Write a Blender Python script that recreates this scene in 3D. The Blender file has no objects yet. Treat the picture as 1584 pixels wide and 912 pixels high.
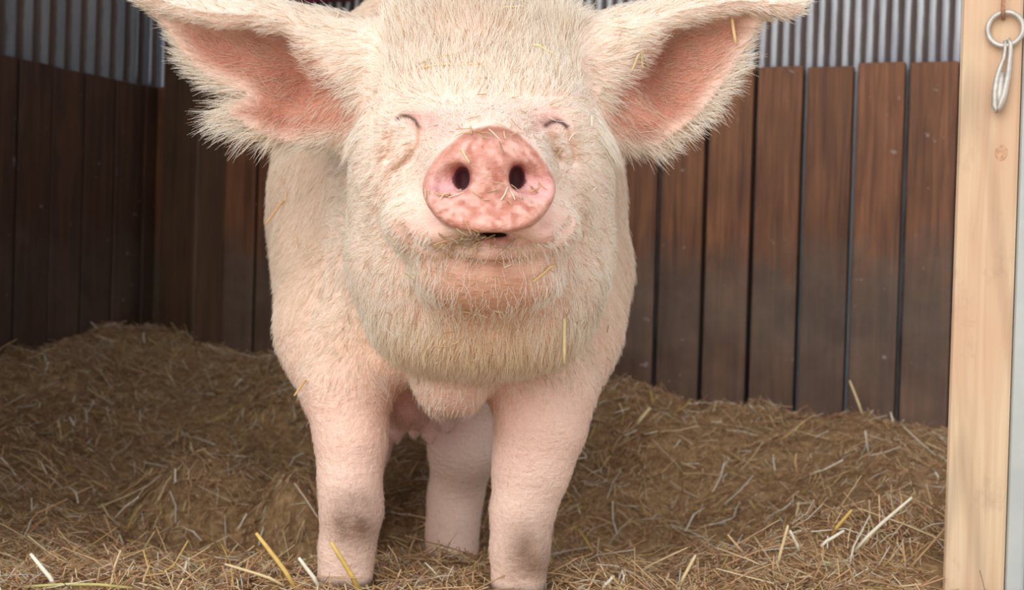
import bpy, bmesh, math, random
import numpy as np
from mathutils import Vector, Matrix
from mathutils.bvhtree import BVHTree

rng = np.random.default_rng(7)
random.seed(7)
scene = bpy.context.scene
COL = scene.collection

# ------------------------------------------------------------------ camera
F = 2176.0                       # focal length in pixels of the 1584x912 frame
CX, CY = 792.0, 456.0
HC = 0.415                       # crouching photographer
PITCH = math.atan((456 - 430) / F)
ROLL = math.radians(1.7)
cp, sp = math.cos(PITCH), math.sin(PITCH)
cr, sr = math.cos(ROLL), math.sin(ROLL)
FWD = np.array([0, cp, -sp])
R0, U0 = np.array([1.0, 0, 0]), np.array([0, sp, cp])
RGT = cr * R0 + sr * U0
UPV = -sr * R0 + cr * U0
CAM = np.array([0.0, 0.0, HC])


def W(px, py, Y):
    """point seen at photo pixel (px, py) whose distance into the scene is Y metres"""
    d = FWD + (px - CX) / F * RGT - (py - CY) / F * UPV
    return CAM + d * (Y / d[1])


def proj(P):
    q = P - CAM
    z = q @ FWD
    return CX + F * (q @ RGT) / z, CY - F * (q @ UPV) / z


cam_data = bpy.data.cameras.new('camera')
cam = bpy.data.objects.new('camera', cam_data)
COL.objects.link(cam)
cam_data.sensor_width = 36.0
cam_data.lens = F / 1584.0 * 36.0
M = Matrix(((RGT[0], UPV[0], -FWD[0], CAM[0]), (RGT[1], UPV[1], -FWD[1], CAM[1]),
            (RGT[2], UPV[2], -FWD[2], CAM[2]), (0, 0, 0, 1)))
cam.matrix_world = M
cam_data.dof.use_dof = True
cam_data.dof.focus_distance = 1.55
cam_data.dof.aperture_fstop = 7.5
cam_data.clip_start = 0.05
scene.camera = cam

# ------------------------------------------------------------------ light
world = bpy.data.worlds.new('sky')
scene.world = world
world.use_nodes = True
bg = world.node_tree.nodes['Background']
bg.inputs[0].default_value = (0.86, 0.93, 1.0, 1)
bg.inputs[1].default_value = 1.25
sun_data = bpy.data.lights.new('hazy_sun', 'SUN')
sun_data.energy = 2.0
sun_data.angle = math.radians(60)
sun_data.color = (1.0, 0.97, 0.93)
sun = bpy.data.objects.new('hazy_sun', sun_data)
COL.objects.link(sun)
SUN_DIR = Vector((-0.42, -0.84, 0.50)).normalized()     # towards the sun
sun.rotation_euler = SUN_DIR.to_track_quat('Z', 'Y').to_euler()
scene.view_settings.view_transform = 'Standard'
scene.view_settings.look = 'None'
scene.view_settings.exposure = 0.06
scene.view_settings.gamma = 1.0
scene.view_settings.use_curve_mapping = False


# ------------------------------------------------------------------ helpers
def srgb(r, g, b):
    def c(v):
        v /= 255.0
        return v / 12.92 if v <= 0.04045 else ((v + 0.055) / 1.055) ** 2.4
    return np.array([c(r), c(g), c(b)])


def rgba(c):
    return (float(c[0]), float(c[1]), float(c[2]), 1.0)


def tag(o, label=None, cat=None, group=None, kind=None):
    if label: o['label'] = label
    if cat: o['category'] = cat
    if group: o['group'] = group
    if kind: o['kind'] = kind
    return o


def link(name, me, mat=None, parent=None, smooth=False):
    o = bpy.data.objects.new(name, me)
    COL.objects.link(o)
    if mat is not None and not len(me.materials):
        me.materials.append(mat)
    if parent is not None:
        o.parent = parent
    if smooth and len(me.polygons):
        me.polygons.foreach_set('use_smooth', np.ones(len(me.polygons), bool))
    return o


def empty(name, loc=(0, 0, 0), rz=0.0):
    o = bpy.data.objects.new(name, None)
    COL.objects.link(o)
    o.location = loc
    o.rotation_euler = (0, 0, rz)
    o.empty_display_size = 0.05
    return o


def np_mesh(name, verts, faces):
    """fast mesh from numpy arrays; faces all of one size"""
    me = bpy.data.meshes.new(name)
    verts = np.ascontiguousarray(verts, np.float32)
    faces = np.ascontiguousarray(faces, np.int32)
    n, k = faces.shape
    me.vertices.add(len(verts))
    me.vertices.foreach_set('co', verts.ravel())
    me.loops.add(n * k)
    me.loops.foreach_set('vertex_index', faces.ravel())
    me.polygons.add(n)
    me.polygons.foreach_set('loop_start', np.arange(0, n * k, k, dtype=np.int32))
    me.update(calc_edges=True)
    me.validate()
    return me


def box_mesh(name, x0, x1, y0, y1, z0, z1, bevel=0.0):
    bm = bmesh.new()
    bmesh.ops.create_cube(bm, size=1.0)
    for v in bm.verts:
        v.co = Vector(((x0 + x1) / 2 + v.co.x * (x1 - x0), (y0 + y1) / 2 + v.co.y * (y1 - y0),
                       (z0 + z1) / 2 + v.co.z * (z1 - z0)))
    if bevel:
        bmesh.ops.bevel(bm, geom=bm.edges[:], offset=bevel, segments=1, affect='EDGES')
    me = bpy.data.meshes.new(name)
    bm.to_mesh(me)
    bm.free()
    return me


class Nodes:
    def __init__(self, name):
        self.mat = bpy.data.materials.new(name)
        self.mat.use_nodes = True
        self.t = self.mat.node_tree
        self.b = self.t.nodes['Principled BSDF']
        self.out = self.t.nodes['Material Output']

    def n(self, kind, **kw):
        nd = self.t.nodes.new(kind)
        for k, v in kw.items():
            if k in nd.inputs:
                nd.inputs[k].default_value = v
            else:
                setattr(nd, k, v)
        return nd

    def l(self, a, b):
        self.t.links.new(a, b)

    def coords(self, scale=(1, 1, 1), loc=(0, 0, 0), kind='Object'):
        tc = self.n('ShaderNodeTexCoord')
        mp = self.n('ShaderNodeMapping')
        mp.inputs['Scale'].default_value = scale
        mp.inputs['Location'].default_value = loc
        self.l(tc.outputs[kind], mp.inputs[0])
        return mp.outputs[0]

    def noise(self, vec, scale, detail=4, rough=0.55, dist=0.0):
        nd = self.n('ShaderNodeTexNoise')
        nd.inputs['Scale'].default_value = scale
        nd.inputs['Detail'].default_value = detail
        nd.inputs['Roughness'].default_value = rough
        nd.inputs['Distortion'].default_value = dist
        if vec is not None:
            self.l(vec, nd.inputs['Vector'])
        return nd.outputs[0]

    def ramp(self, fac, stops):
        nd = self.n('ShaderNodeValToRGB')
        el = nd.color_ramp.elements
        while len(el) < len(stops):
            el.new(0.5)
        for e, (p, c) in zip(el, stops):
            e.position = p
            e.color = rgba(c) if not np.isscalar(c) else (c, c, c, 1)
        self.l(fac, nd.inputs[0])
        return nd.outputs[0]

    def mix(self, fac, a, b, mode='MIX'):
        nd = self.n('ShaderNodeMix', data_type='RGBA', blend_type=mode)
        for s, v in ((nd.inputs[0], fac), (nd.inputs[6], a), (nd.inputs[7], b)):
            if hasattr(v, 'is_output'):
                self.l(v, s)
            elif np.isscalar(v):
                s.default_value = v
            else:
                s.default_value = rgba(v)
        return nd.outputs[2]

    def bump(self, h, strength=0.3, dist=0.01):
        nd = self.n('ShaderNodeBump')
        nd.inputs['Strength'].default_value = strength
        nd.inputs['Distance'].default_value = dist
        self.l(h, nd.inputs['Height'])
        self.l(nd.outputs[0], self.b.inputs['Normal'])


# ------------------------------------------------------------------ materials of the shed
def wood_mat(name, dark, light, stain=0.0, grain=1.0, rough=0.7, base_z=0.45):
    """timber with grain along z; a different offset for every board"""
    m = Nodes(name)
    oi = m.n('ShaderNodeObjectInfo')
    tc = m.n('ShaderNodeTexCoord')
    add = m.n('ShaderNodeVectorMath', operation='ADD')
    mul = m.n('ShaderNodeVectorMath', operation='SCALE')
    comb = m.n('ShaderNodeCombineXYZ')
    for i in range(3):
        m.l(oi.outputs['Random'], comb.inputs[i])
    m.l(comb.outputs[0], mul.inputs[0])
    mul.inputs['Scale'].default_value = 37.0
    m.l(tc.outputs['Object'], add.inputs[0])
    m.l(mul.outputs[0], add.inputs[1])
    mp = m.n('ShaderNodeMapping')
    mp.inputs['Scale'].default_value = (30, 30, 1.6)
    m.l(add.outputs[0], mp.inputs[0])
    g = m.noise(mp.outputs[0], 2.2 * grain, 6, 0.6, 0.6)
    big = m.noise(add.outputs[0], 5.0, 3, 0.6)
    col = m.ramp(g, [(0.30, dark), (0.68, light)])
    tone = m.ramp(oi.outputs['Random'], [(0.0, 0.68), (1.0, 1.15)])
    col = m.mix(1.0, col, tone, 'MULTIPLY')
    blot = m.ramp(big, [(0.35, 0.72), (0.7, 1.1)])
    col = m.mix(0.8, col, blot, 'MULTIPLY')
    if stain:
        # grey-green rubbed band where the animals lean
        sep = m.n('ShaderNodeSeparateXYZ')
        m.l(tc.outputs['Object'], sep.inputs[0])
        wob = m.noise(m.coords((1, 1, 1), kind='Generated'), 3.0, 4, 0.65)
        wn = m.noise(add.outputs[0], 9.0, 5, 0.65)
        ma = m.n('ShaderNodeMath', operation='MULTIPLY_ADD')
        m.l(wn, ma.inputs[0]); ma.inputs[1].default_value = 0.30
        m.l(sep.outputs[2], ma.inputs[2])
        band = m.ramp(ma.outputs[0], [(base_z - 0.12, 0.70), (base_z + 0.06, 0.95),
                                      (base_z + 0.15, 0.75), (base_z + 0.24, 0.0)])
        bm_ = m.n('ShaderNodeMath', operation='MULTIPLY')
        m.l(band, bm_.inputs[0]); bm_.inputs[1].default_value = stain
        gcol = m.ramp(m.noise(add.outputs[0], 7.0, 4, 0.6), [(0.35, srgb(66, 60, 54)), (0.55, srgb(94, 82, 72)), (0.72, srgb(116, 96, 82))])
        col = m.mix(bm_.outputs[0], col, gcol)
        spk = m.ramp(m.noise(add.outputs[0], 38.0, 2, 0.5), [(0.72, 0.0), (0.78, 1.0)])
        sm = m.n('ShaderNodeMath', operation='MULTIPLY')
        m.l(spk, sm.inputs[0]); sm.inputs[1].default_value = 0.5
        col = m.mix(sm.outputs[0], col, srgb(165, 155, 150))
    m.l(col, m.b.inputs['Base Color'])
    m.b.inputs['Roughness'].default_value = rough
    m.bump(g, 0.25, 0.004)
    return m.mat


WOOD_BACK = wood_mat('stained_board', srgb(92, 54, 33), srgb(150, 98, 64), stain=0.8)
WOOD_LEFT = wood_mat('shade_dark_board', srgb(64, 37, 24), srgb(98, 61, 40), stain=0.35)  # darker timber colour carries the shade on the left wall
WOOD_POST = wood_mat('corner_post_timber', srgb(68, 46, 30), srgb(98, 70, 47))
WOOD_FRAME = wood_mat('rough_framing', srgb(90, 62, 40), srgb(130, 95, 64))


def pine_mat():
    m = Nodes('fresh_pine')
    v = m.coords((26, 26, 1.3))
    g = m.noise(v, 1.5, 5, 0.55, 1.6)
    w = m.n('ShaderNodeTexWave', wave_type='RINGS', rings_direction='Y')
    w.inputs['Scale'].default_value = 0.55
    w.inputs['Distortion'].default_value = 9.0
    w.inputs['Detail'].default_value = 3.0
    w.inputs['Detail Scale'].default_value = 0.6
    m.l(m.coords((16, 16, 1.1), (0.3, 0, 0.4)), w.inputs['Vector'])
    c = m.ramp(g, [(0.30, srgb(194, 160, 126)), (0.70, srgb(222, 196, 162))])
    ring = m.ramp(w.outputs['Fac'], [(0.0, 0.70), (0.20, 0.98), (1.0, 1.03)])
    c = m.mix(0.75, c, ring, 'MULTIPLY')
    pink = m.ramp(m.noise(m.coords((3, 3, 1.2), (2, 1, 0)), 2.4, 3), [(0.42, 0.0), (0.66, 0.6)])
    c = m.mix(pink, c, srgb(202, 152, 122))
    smut = m.ramp(m.noise(m.coords((5, 5, 3), (7, 4, 2)), 3.0, 5, 0.7), [(0.56, 0.0), (0.75, 0.45)])
    c = m.mix(smut, c, srgb(140, 108, 88))
    m.l(c, m.b.inputs['Base Color'])
    m.b.inputs['Roughness'].default_value = 0.65
    m.bump(g, 0.15, 0.002)
    return m.mat


PINE = pine_mat()


def plain(name, col, rough=0.6, metal=0.0, var=0.15, scale=20.0):
    m = Nodes(name)
    n1 = m.noise(m.coords(), scale, 4, 0.6)
    a, b = np.clip(col * (1 - var), 0, 1), np.clip(col * (1 + var), 0, 1)
    m.l(m.ramp(n1, [(0.3, a), (0.7, b)]), m.b.inputs['Base Color'])
    m.b.inputs['Roughness'].default_value = rough
    m.b.inputs['Metallic'].default_value = metal
    m.bump(n1, 0.1, 0.002)
    return m.mat


def metal_sheet(name, y_mid, sgn, span=0.018, tone=1.0):
    """galvanised sheet: brown film in valleys, highlight stripes painted as pale ridges"""
    m = Nodes(name)
    n1 = m.noise(m.coords((9, 9, 2.2)), 2.0, 5, 0.65)
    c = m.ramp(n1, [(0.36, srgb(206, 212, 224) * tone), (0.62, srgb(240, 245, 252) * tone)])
    sep = m.n('ShaderNodeSeparateXYZ')
    tc = m.n('ShaderNodeTexCoord')
    m.l(tc.outputs['Object'], sep.inputs[0])
    ma = m.n('ShaderNodeMath', operation='MULTIPLY_ADD')          # 0 in the valley .. 1 on the ridge facing in
    m.l(sep.outputs[1], ma.inputs[0]); ma.inputs[1].default_value = sgn / span; ma.inputs[2].default_value = 0.5 - sgn * y_mid / span
    nz = m.noise(m.coords((14, 14, 3.0), (3, 2, 1)), 2.4, 5, 0.7)
    ad = m.n('ShaderNodeMath', operation='MULTIPLY_ADD')
    m.l(nz, ad.inputs[0]); ad.inputs[1].default_value = 0.9; m.l(ma.outputs[0], ad.inputs[2])
    valley_brown = m.ramp(ad.outputs[0], [(0.62, 0.92), (0.95, 0.55), (1.08, 0.0)])
    c = m.mix(valley_brown, c, srgb(104, 84, 74))
    m.l(c, m.b.inputs['Base Color'])
    m.b.inputs['Metallic'].default_value = 0.35
    m.b.inputs['Roughness'].default_value = 0.30
    m.bump(m.noise(m.coords(), 60, 3), 0.05, 0.002)
    return m.mat


SHEET_B = metal_sheet('galvanised_sheet_back', 0.025, -1.0, 0.010)
SHEET_L = metal_sheet('galvanised_sheet_left', -0.024, 1.0, 0.018, 0.42)      # shade of the left side put into the tone
SHEET = plain('roofing_steel', srgb(150, 150, 152), 0.5, 0.3)



MAROON = plain('maroon_paint', srgb(104, 34, 46), 0.5)
ZINC = plain('worn_white_zinc', srgb(186, 178, 168), 0.42, 0.35, 0.18, 90.0)
RUSTY = plain('rusty_steel', srgb(168, 122, 92), 0.6, 0.2, 0.3, 120.0)
LIT_SIDE = plain('lit_side_tone', srgb(176, 178, 174), 0.7, 0.0, 0.12, 8.0)
YARD_BOUNCE = plain('pale_bounce_ground', srgb(212, 202, 184), 0.95, 0.0, 0.2, 6.0)  # unseen yard, colour raised so it bounces light up onto the pig


# ------------------------------------------------------------------ the shed
TH = math.radians(23.6)
BD = np.array([math.cos(TH), -math.sin(TH)])      # along the back wall, to the right
BN = np.array([-math.sin(TH), -math.cos(TH)])     # out of the back wall, into the shed
corner = np.array([-0.915, 3.815])
TOPZ = 0.905                                       # top of the timber lining
ROOF_B, ROOF_F = 2.05, 2.60


def wall_frame(name, origin, direction):
    o = empty(name, (origin[0], origin[1], 0.0), math.atan2(direction[1], direction[0]))
    o['kind'] = 'structure'
    return o


def corrugated(name, x0, x1, z0, z1, pitch, amp, y, parent, mat, z1b=None):
    n = int((x1 - x0) / pitch * 14)
    xs = np.linspace(x0, x1, n)
    ys = y + amp * np.sin(2 * np.pi * xs / pitch)
    zt = np.linspace(z1, z1 if z1b is None else z1b, n)
    f1 = np.stack([xs, ys, np.full(n, z0)], 1)
    f2 = np.stack([xs, ys, zt], 1)
    b1, b2 = f1 + [0, 0.0012, 0], f2 + [0, 0.0012, 0]
    V = np.concatenate([f1, f2, b1, b2])
    i = np.arange(n - 1)
    fr = np.stack([i, i + 1, n + i + 1, n + i], 1)
    bk = np.stack([2 * n + i, 3 * n + i, 3 * n + i + 1, 2 * n + i + 1], 1)
    bt = np.stack([i, 2 * n + i, 2 * n + i + 1, i + 1], 1)
    return link(name, np_mesh(name, V, np.concatenate([fr, bk, bt])), mat, parent, True)


# back wall: local x along the wall, local -y into the shed
wall_back = wall_frame('wall_back', corner, BD)
pitch_b, gap_b, L_back = 0.1105, 0.0115, 3.1
off = 0.0
# phase so that a joint falls where the photo shows one (pixel 1242, 300)
pt = W(1250, 300, 3.19)
s_joint = (pt[:2] - corner) @ BD
first = s_joint % pitch_b
nb = 0
for k in range(-1, int(L_back / pitch_b) + 1):
    x0 = first + k * pitch_b
    dz = rng.uniform(-0.004, 0.004)
    dy = rng.uniform(-0.003, 0.003)
    me = box_mesh('board', x0 + gap_b / 2, x0 + pitch_b - gap_b / 2, -0.012 + dy, 0.012 + dy, -0.15, TOPZ + dz, 0.002)
    o = link('board', me, WOOD_BACK, wall_back)
corrugated('corrugated_sheet', -0.05, L_back, -0.15, ROOF_B + 0.02, 0.0266, 0.0050, 0.025, wall_back, SHEET_B)
for z in (0.25, 0.72):
    link('rail', box_mesh('rail', -0.05, L_back, 0.036, 0.08, z, z + 0.09, 0.003), WOOD_FRAME, wall_back)

# left wall: runs from the corner towards the camera
pl = W(262, 145, 3.90)
LD = BN.copy()                                     # direction towards the camera
wall_left = wall_frame('wall_left', (pl[0], pl[1]), LD)   # local x towards camera, local +y to the right
pitch_l = 0.118
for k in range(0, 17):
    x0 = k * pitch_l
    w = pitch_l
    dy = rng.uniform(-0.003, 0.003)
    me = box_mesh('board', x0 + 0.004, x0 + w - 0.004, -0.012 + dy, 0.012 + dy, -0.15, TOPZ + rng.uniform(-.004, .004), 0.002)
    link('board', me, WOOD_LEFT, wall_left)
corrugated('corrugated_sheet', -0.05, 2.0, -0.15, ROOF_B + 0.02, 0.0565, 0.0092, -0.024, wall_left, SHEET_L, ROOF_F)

# boards added out of view at left to keep light off the left wall
fl = pl[:2] + LD * 2.0
shade_wall = wall_frame('shade_wall', fl, BD)
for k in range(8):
    link('board', box_mesh('board', k * 0.118 + 0.002, k * 0.118 + 0.116, -0.012, 0.012, -0.15, 2.50, 0.002), WOOD_LEFT, shade_wall)

# post in the corner
pc = W(297, 300, 3.72)
post = empty('trim_1', (pc[0], pc[1], 0), math.atan2(BD[1], BD[0]) - 0.12)
post['kind'] = 'structure'
link('corner_post', box_mesh('corner_post', -0.064, 0.064, -0.05, 0.06, -0.15, ROOF_B + 0.05, 0.004), WOOD_POST, post)

# corrugated sheet and rafters out of view, added to dim the shed inside
unseen_roof = empty('unseen_roof', (corner[0], corner[1], 0), math.atan2(BD[1], BD[0]))
unseen_roof['kind'] = 'structure'
n = 420
xs = np.linspace(-0.45, 3.3, n)
zz = 0.012 * np.sin(2 * np.pi * xs / 0.0765)
r0 = np.stack([xs, np.full(n, 0.25), ROOF_B - 0.01 + zz], 1)
r1 = np.stack([xs, np.full(n, -1.55), ROOF_F + zz], 1)
i = np.arange(n - 1)
link('roof_sheet', np_mesh('roof_sheet', np.concatenate([r0, r1]), np.stack([i, i + 1, n + i + 1, n + i], 1)), SHEET, unseen_roof, True)
for x in (0.1, 1.1, 2.1, 3.0):
    bm = bmesh.new()
    vs = [bm.verts.new(v) for v in ((x, 0.1, ROOF_B - 0.14), (x + .05, 0.1, ROOF_B - 0.14), (x + .05, -1.51, ROOF_F - 0.13), (x, -1.51, ROOF_F - 0.13),
                                    (x, 0.1, ROOF_B - 0.03), (x + .05, 0.1, ROOF_B - 0.03), (x + .05, -1.51, ROOF_F - 0.02), (x, -1.51, ROOF_F - 0.02))]
    for f in ((0, 1, 2, 3), (7, 6, 5, 4), (0, 4, 5, 1), (1, 5, 6, 2), (2, 6, 7, 3), (3, 7, 4, 0)):
        bm.faces.new([vs[q] for q in f])
    me = bpy.data.meshes.new('rafter'); bm.to_mesh(me); bm.free()
    link('rafter', me, WOOD_FRAME, unseen_roof)

# maroon panel fixed to the sheet behind the head
pm = W(505, -60, 3.60)
panel = link('painted_panel', box_mesh('painted_panel', -0.085, 0.085, -0.01, 0.01, -0.105, 0.16, 0.003), MAROON)
panel.location = (pm[0], pm[1], pm[2])
panel.rotation_euler = (0, 0, math.atan2(BD[1], BD[0]))
tag(panel, 'dark maroon painted panel on the corrugated wall behind the pig', 'panel')

# ------------------------------------------------------------------ front post; a pale strip stands in for its lit right face
POST_Y = 1.90
BD3, BN3 = np.array([BD[0], BD[1], 0.0]), np.array([BN[0], BN[1], 0.0])
PA = W(1473, 456, POST_Y)
xr = (1567 - CX) / F
wpost = (xr * PA[1] - PA[0]) / (BD[0] + xr * -BD[1])
RZ = math.atan2(BD[1], BD[0])
front_post = empty('timber_post', (PA[0] + BD[0] * wpost / 2, PA[1] + BD[1] * wpost / 2, -0.05), RZ)


def on_post(px, py, out=0.0):
    """point of the post's front face (moved out by some metres) seen at a pixel"""
    d = FWD + (px - CX) / F * RGT - (py - CY) / F * UPV
    t = ((PA + BN3 * out - CAM) @ BN3) / (d @ BN3)
    return CAM + d * t


shaft = link('post_shaft', box_mesh('post_shaft', -wpost / 2, wpost / 2, 0.0, 0.09, -0.05, 2.42, 0.0035), PINE, front_post)
link('lit_side_strip', box_mesh('lit_side_strip', wpost / 2 + 0.001, wpost / 2 + 0.024, 0.006, 0.15, -0.05, 2.13, 0.003), LIT_SIDE, front_post)
# knot in the face of the post
kp = on_post(1549, 236)
bm = bmesh.new()
bmesh.ops.create_uvsphere(bm, u_segments=16, v_segments=8, radius=1.0)
for v in bm.verts:
    v.co = Vector((v.co.x * 0.0080, v.co.y * 0.0004, v.co.z * 0.0110))
me = bpy.data.meshes.new('knot'); bm.to_mesh(me); bm.free()
KNOT = plain('pine_knot', srgb(190, 146, 112), 0.7, 0, 0.35, 180.0)
k_o = link('knot', me, KNOT, shaft, True)
k_o.matrix_parent_inverse = Matrix.Identity(4)
bpy.context.view_layer.update()
k_o.location = front_post.matrix_world.inverted() @ Vector(kp)
tag(front_post, 'pale fresh pine post at the shed front, iron ring hanging on it', 'post')


def tube_mesh(name, pts, radii, seg=10, closed=False, flat=1.0, cap=True):
    """tube along pts; radii scalar or list"""
    pts = [Vector(p) for p in pts]
    n = len(pts)
    radii = [radii] * n if np.isscalar(radii) else list(radii)
    bm = bmesh.new()
    rings = []
    prev = None
    for i, p in enumerate(pts):
        if closed:
            t = pts[(i + 1) % n] - pts[i - 1]
        else:
            t = pts[min(i + 1, n - 1)] - pts[max(i - 1, 0)]
        t.normalize()
        if prev is None:
            ref = Vector((0, 1, 0)) if abs(t.y) < 0.8 else Vector((1, 0, 0))
            u = t.cross(ref).normalized()
        else:
            u = (prev - t * prev.dot(t)).normalized()
        prev = u
        v = t.cross(u)
        rings.append([bm.verts.new(p + (u * math.cos(a) + v * math.sin(a) * flat) * radii[i])
                      for a in [2 * math.pi * q / seg for q in range(seg)]])
    m = n if closed else n - 1
    for i in range(m):
        A, B = rings[i], rings[(i + 1) % n]
        for q in range(seg):
            bm.faces.new((A[q], A[(q + 1) % seg], B[(q + 1) % seg], B[q]))
    if not closed and cap:
        bm.faces.new(rings[0][::-1])
        bm.faces.new(rings[-1])
    me = bpy.data.meshes.new(name)
    bm.to_mesh(me)
    bm.free()
    return me


sc = POST_Y / F
ev = lambda q, dz, out: tuple(q + BN3 * out + np.array([0, 0, dz]))
eb = on_post(1553, 14)
pts = [ev(eb, 0.030, -0.03), ev(eb, 0.030, 0.004), ev(eb, 0.022, 0.014), ev(eb, 0.01, 0.014), ev(eb, -0.002, 0.015), ev(eb, -0.010, 0.013),
       ev(eb, -0.0135, 0.006), ev(eb, -0.010, 0.001)]
o = link('hook', tube_mesh('hook', pts, 0.0026, 10), RUSTY, None, True)
tag(o, 'small rusty steel hook screwed into the pine post above the ring', 'hook')
rc = on_post(1555, 45, 0.008)
R_ = 25.5 * sc
o = link('tether_ring', tube_mesh('tether_ring', [tuple(rc + BD3 * R_ * math.cos(a) + np.array([0, 0, R_ * math.sin(a)]))
         for a in np.linspace(0, 2 * math.pi, 48, endpoint=False)], 4.1 * sc, 12, True), ZINC, None, True)
tag(o, 'worn whitish metal ring hanging from the hook on the pine post', 'ring')
# snap hook, an elongated loop hanging in the ring
s0 = on_post(1558, 66, 0.010)
clip_e = empty('snap_clip', s0, RZ)
sx = lambda dx, dy: ((dx) * sc, -0.001 * dy / 20, -dy * sc)
loop = [sx(-3, -2), sx(2, -5), sx(5, 2), sx(5, 20), sx(3, 50), sx(-2, 80), sx(-7, 100), sx(-11, 104), sx(-15, 96), sx(-15, 75),
        sx(-13, 55), sx(-9, 38), sx(-4, 24), sx(-3, 10)]
me = tube_mesh('clip_body', loop, [q * sc for q in (3.4, 3.4, 3.6, 3.8, 4.6, 5.2, 5.0, 4.4, 5.0, 5.2, 4.6, 3.8, 3.2, 3.2)], 8, True)
link('clip_body', me, ZINC, clip_e, True)
link('clip_gate', tube_mesh('clip_gate', [sx(-6, 46), sx(-7, 62), sx(-8, 80), sx(-10, 98)], [3.4 * sc, 5.4 * sc, 6 * sc, 3.6 * sc], 8), ZINC, clip_e, True)
tag(clip_e, 'long grey metal snap clip dangling below the ring', 'clip')

# ------------------------------------------------------------------ ground
_g = np.random.default_rng(3)
NZ = _g.uniform(-1, 1, (64, 64))


def vnoise(x, y):
    xi, yi = np.floor(x).astype(int), np.floor(y).astype(int)
    fx, fy = x - xi, y - yi
    fx, fy = fx * fx * (3 - 2 * fx), fy * fy * (3 - 2 * fy)
    a = NZ[xi % 64, yi % 64]; b = NZ[(xi + 1) % 64, yi % 64]
    c = NZ[xi % 64, (yi + 1) % 64]; d = NZ[(xi + 1) % 64, (yi + 1) % 64]
    return (a * (1 - fx) + b * fx) * (1 - fy) + (c * (1 - fx) + d * fx) * fy


def sstep(a, b, x):
    t = np.clip((x - a) / (b - a), 0, 1)
    return t * t * (3 - 2 * t)


def gauss(x, y, cx, cy, sx, sy):
    return np.exp(-((x - cx) / sx) ** 2 - ((y - cy) / sy) ** 2)


def ground(x, y):
    x = np.asarray(x, float); y = np.asarray(y, float)
    # distance in front of the back wall and of the left wall
    db = (x - corner[0]) * BN[0] + (y - corner[1]) * BN[1]
    dl = (x - pl[0]) * BD[0] + (y - pl[1]) * BD[1]
    z = -0.012 + 0.0 * x
    z -= 0.105 * sstep(1.98, 2.35, y) * np.exp(-((x + 0.05) / 0.75) ** 4)            # trodden hollow behind the entrance
    rise = 1 - sstep(0.02, 0.92, db)
    z += rise * (0.20 - 0.055 * sstep(0.45, 0.9, x) + 0.10 * np.exp(-((x + 0.15) / 0.5) ** 2))
    z += 0.145 * (1 - sstep(0.0, 0.95, dl)) * sstep(1.9, 2.7, y) * (1 - 0.6 * rise)
    z += 0.105 * gauss(x, y, 0.54, 2.14, 0.24, 0.15)                                   # bright bank by the post
    z += 0.012 * gauss(x, y, 0.05, 1.98, 0.35, 0.10) + 0.022 * gauss(x, y, -0.08, 1.84, 0.5, 0.10)
    z += 0.13 * gauss(x, y, -0.56, 2.66, 0.19, 0.14) + 0.11 * gauss(x, y, -0.385, 2.52, 0.06, 0.07) - 0.03 * gauss(x, y, -0.46, 2.42, 0.07, 0.08)
    z += 0.07 * gauss(x, y, 0.27, 3.12, 0.14, 0.15)
    z += 0.034 * vnoise(x * 5.5, y * 5.5) * sstep(1.9, 2.3, y) + 0.012 * vnoise(x * 13 + 7, y * 13) + 0.006 * vnoise(x * 31, y * 31 + 3)
    return z


nx, ny = 300, 260
gx = np.linspace(-2.3, 2.3, nx); gy = np.linspace(1.0, 4.3, ny)
GX, GY = np.meshgrid(gx, gy, indexing='ij')
GZ = ground(GX, GY) + rng.uniform(-0.003, 0.003, GX.shape)
idx = np.arange(nx * ny).reshape(nx, ny)
faces = np.stack([idx[:-1, :-1], idx[1:, :-1], idx[1:, 1:], idx[:-1, 1:]], -1).reshape(-1, 4)
m = Nodes('trodden_straw')
v = m.coords()
n1 = m.noise(v, 55, 6, 0.7)
n2 = m.noise(v, 7, 3, 0.6)
c = m.ramp(n1, [(0.30, srgb(116, 88, 58)), (0.52, srgb(172, 136, 94)), (0.75, srgb(212, 178, 132))])
c = m.mix(0.7, c, m.ramp(n2, [(0.3, 0.62), (0.7, 1.1)]), 'MULTIPLY')
m.l(c, m.b.inputs['Base Color']); m.b.inputs['Roughness'].default_value = 0.95
m.bump(n1, 0.8, 0.015)
floor = link('floor', np_mesh('floor', np.stack([GX, GY, GZ], -1).reshape(-1, 3), faces), m.mat, None, True)
floor['kind'] = 'structure'
yard = link('ground_yard', box_mesh('ground_yard', -12, 12, -14, 1.05, -0.2, -0.02), YARD_BOUNCE)
yard['kind'] = 'structure'

# ------------------------------------------------------------------ the pig: one continuous skin from blended volumes
def px2m(n, Y):
    return n * Y / F


PRIMS = []          # (kind, data..., k, sign)


def ell(px, py, Y, rx, ry, rY, k=0.04, neg=False, rot=0.0):
    c = W(px, py, Y)
    PRIMS.append(('e', c, np.array([px2m(rx, Y), rY, px2m(ry, Y)]), k, neg, rot))


def chain(pts, k=0.04, neg=False, sy=1.0):
    P = [(W(a, b, c), px2m(r, c)) for a, b, c, r in pts]
    for (p, r), (q, s) in zip(P[:-1], P[1:]):
        PRIMS.append(('c', p, q, r, s, k, neg, sy))


def d_ell(P, c, r, rot):
    q = P - c
    if rot:
        ca, sa = math.cos(rot), math.sin(rot)
        x = q[:, 0] * ca + q[:, 2] * sa
        z = -q[:, 0] * sa + q[:, 2] * ca
        q = np.stack([x, q[:, 1], z], 1)
    k0 = np.sqrt(((q / r) ** 2).sum(1))
    k1 = np.sqrt(((q / (r * r)) ** 2).sum(1)) + 1e-9
    return k0 * (k0 - 1.0) / k1


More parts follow.
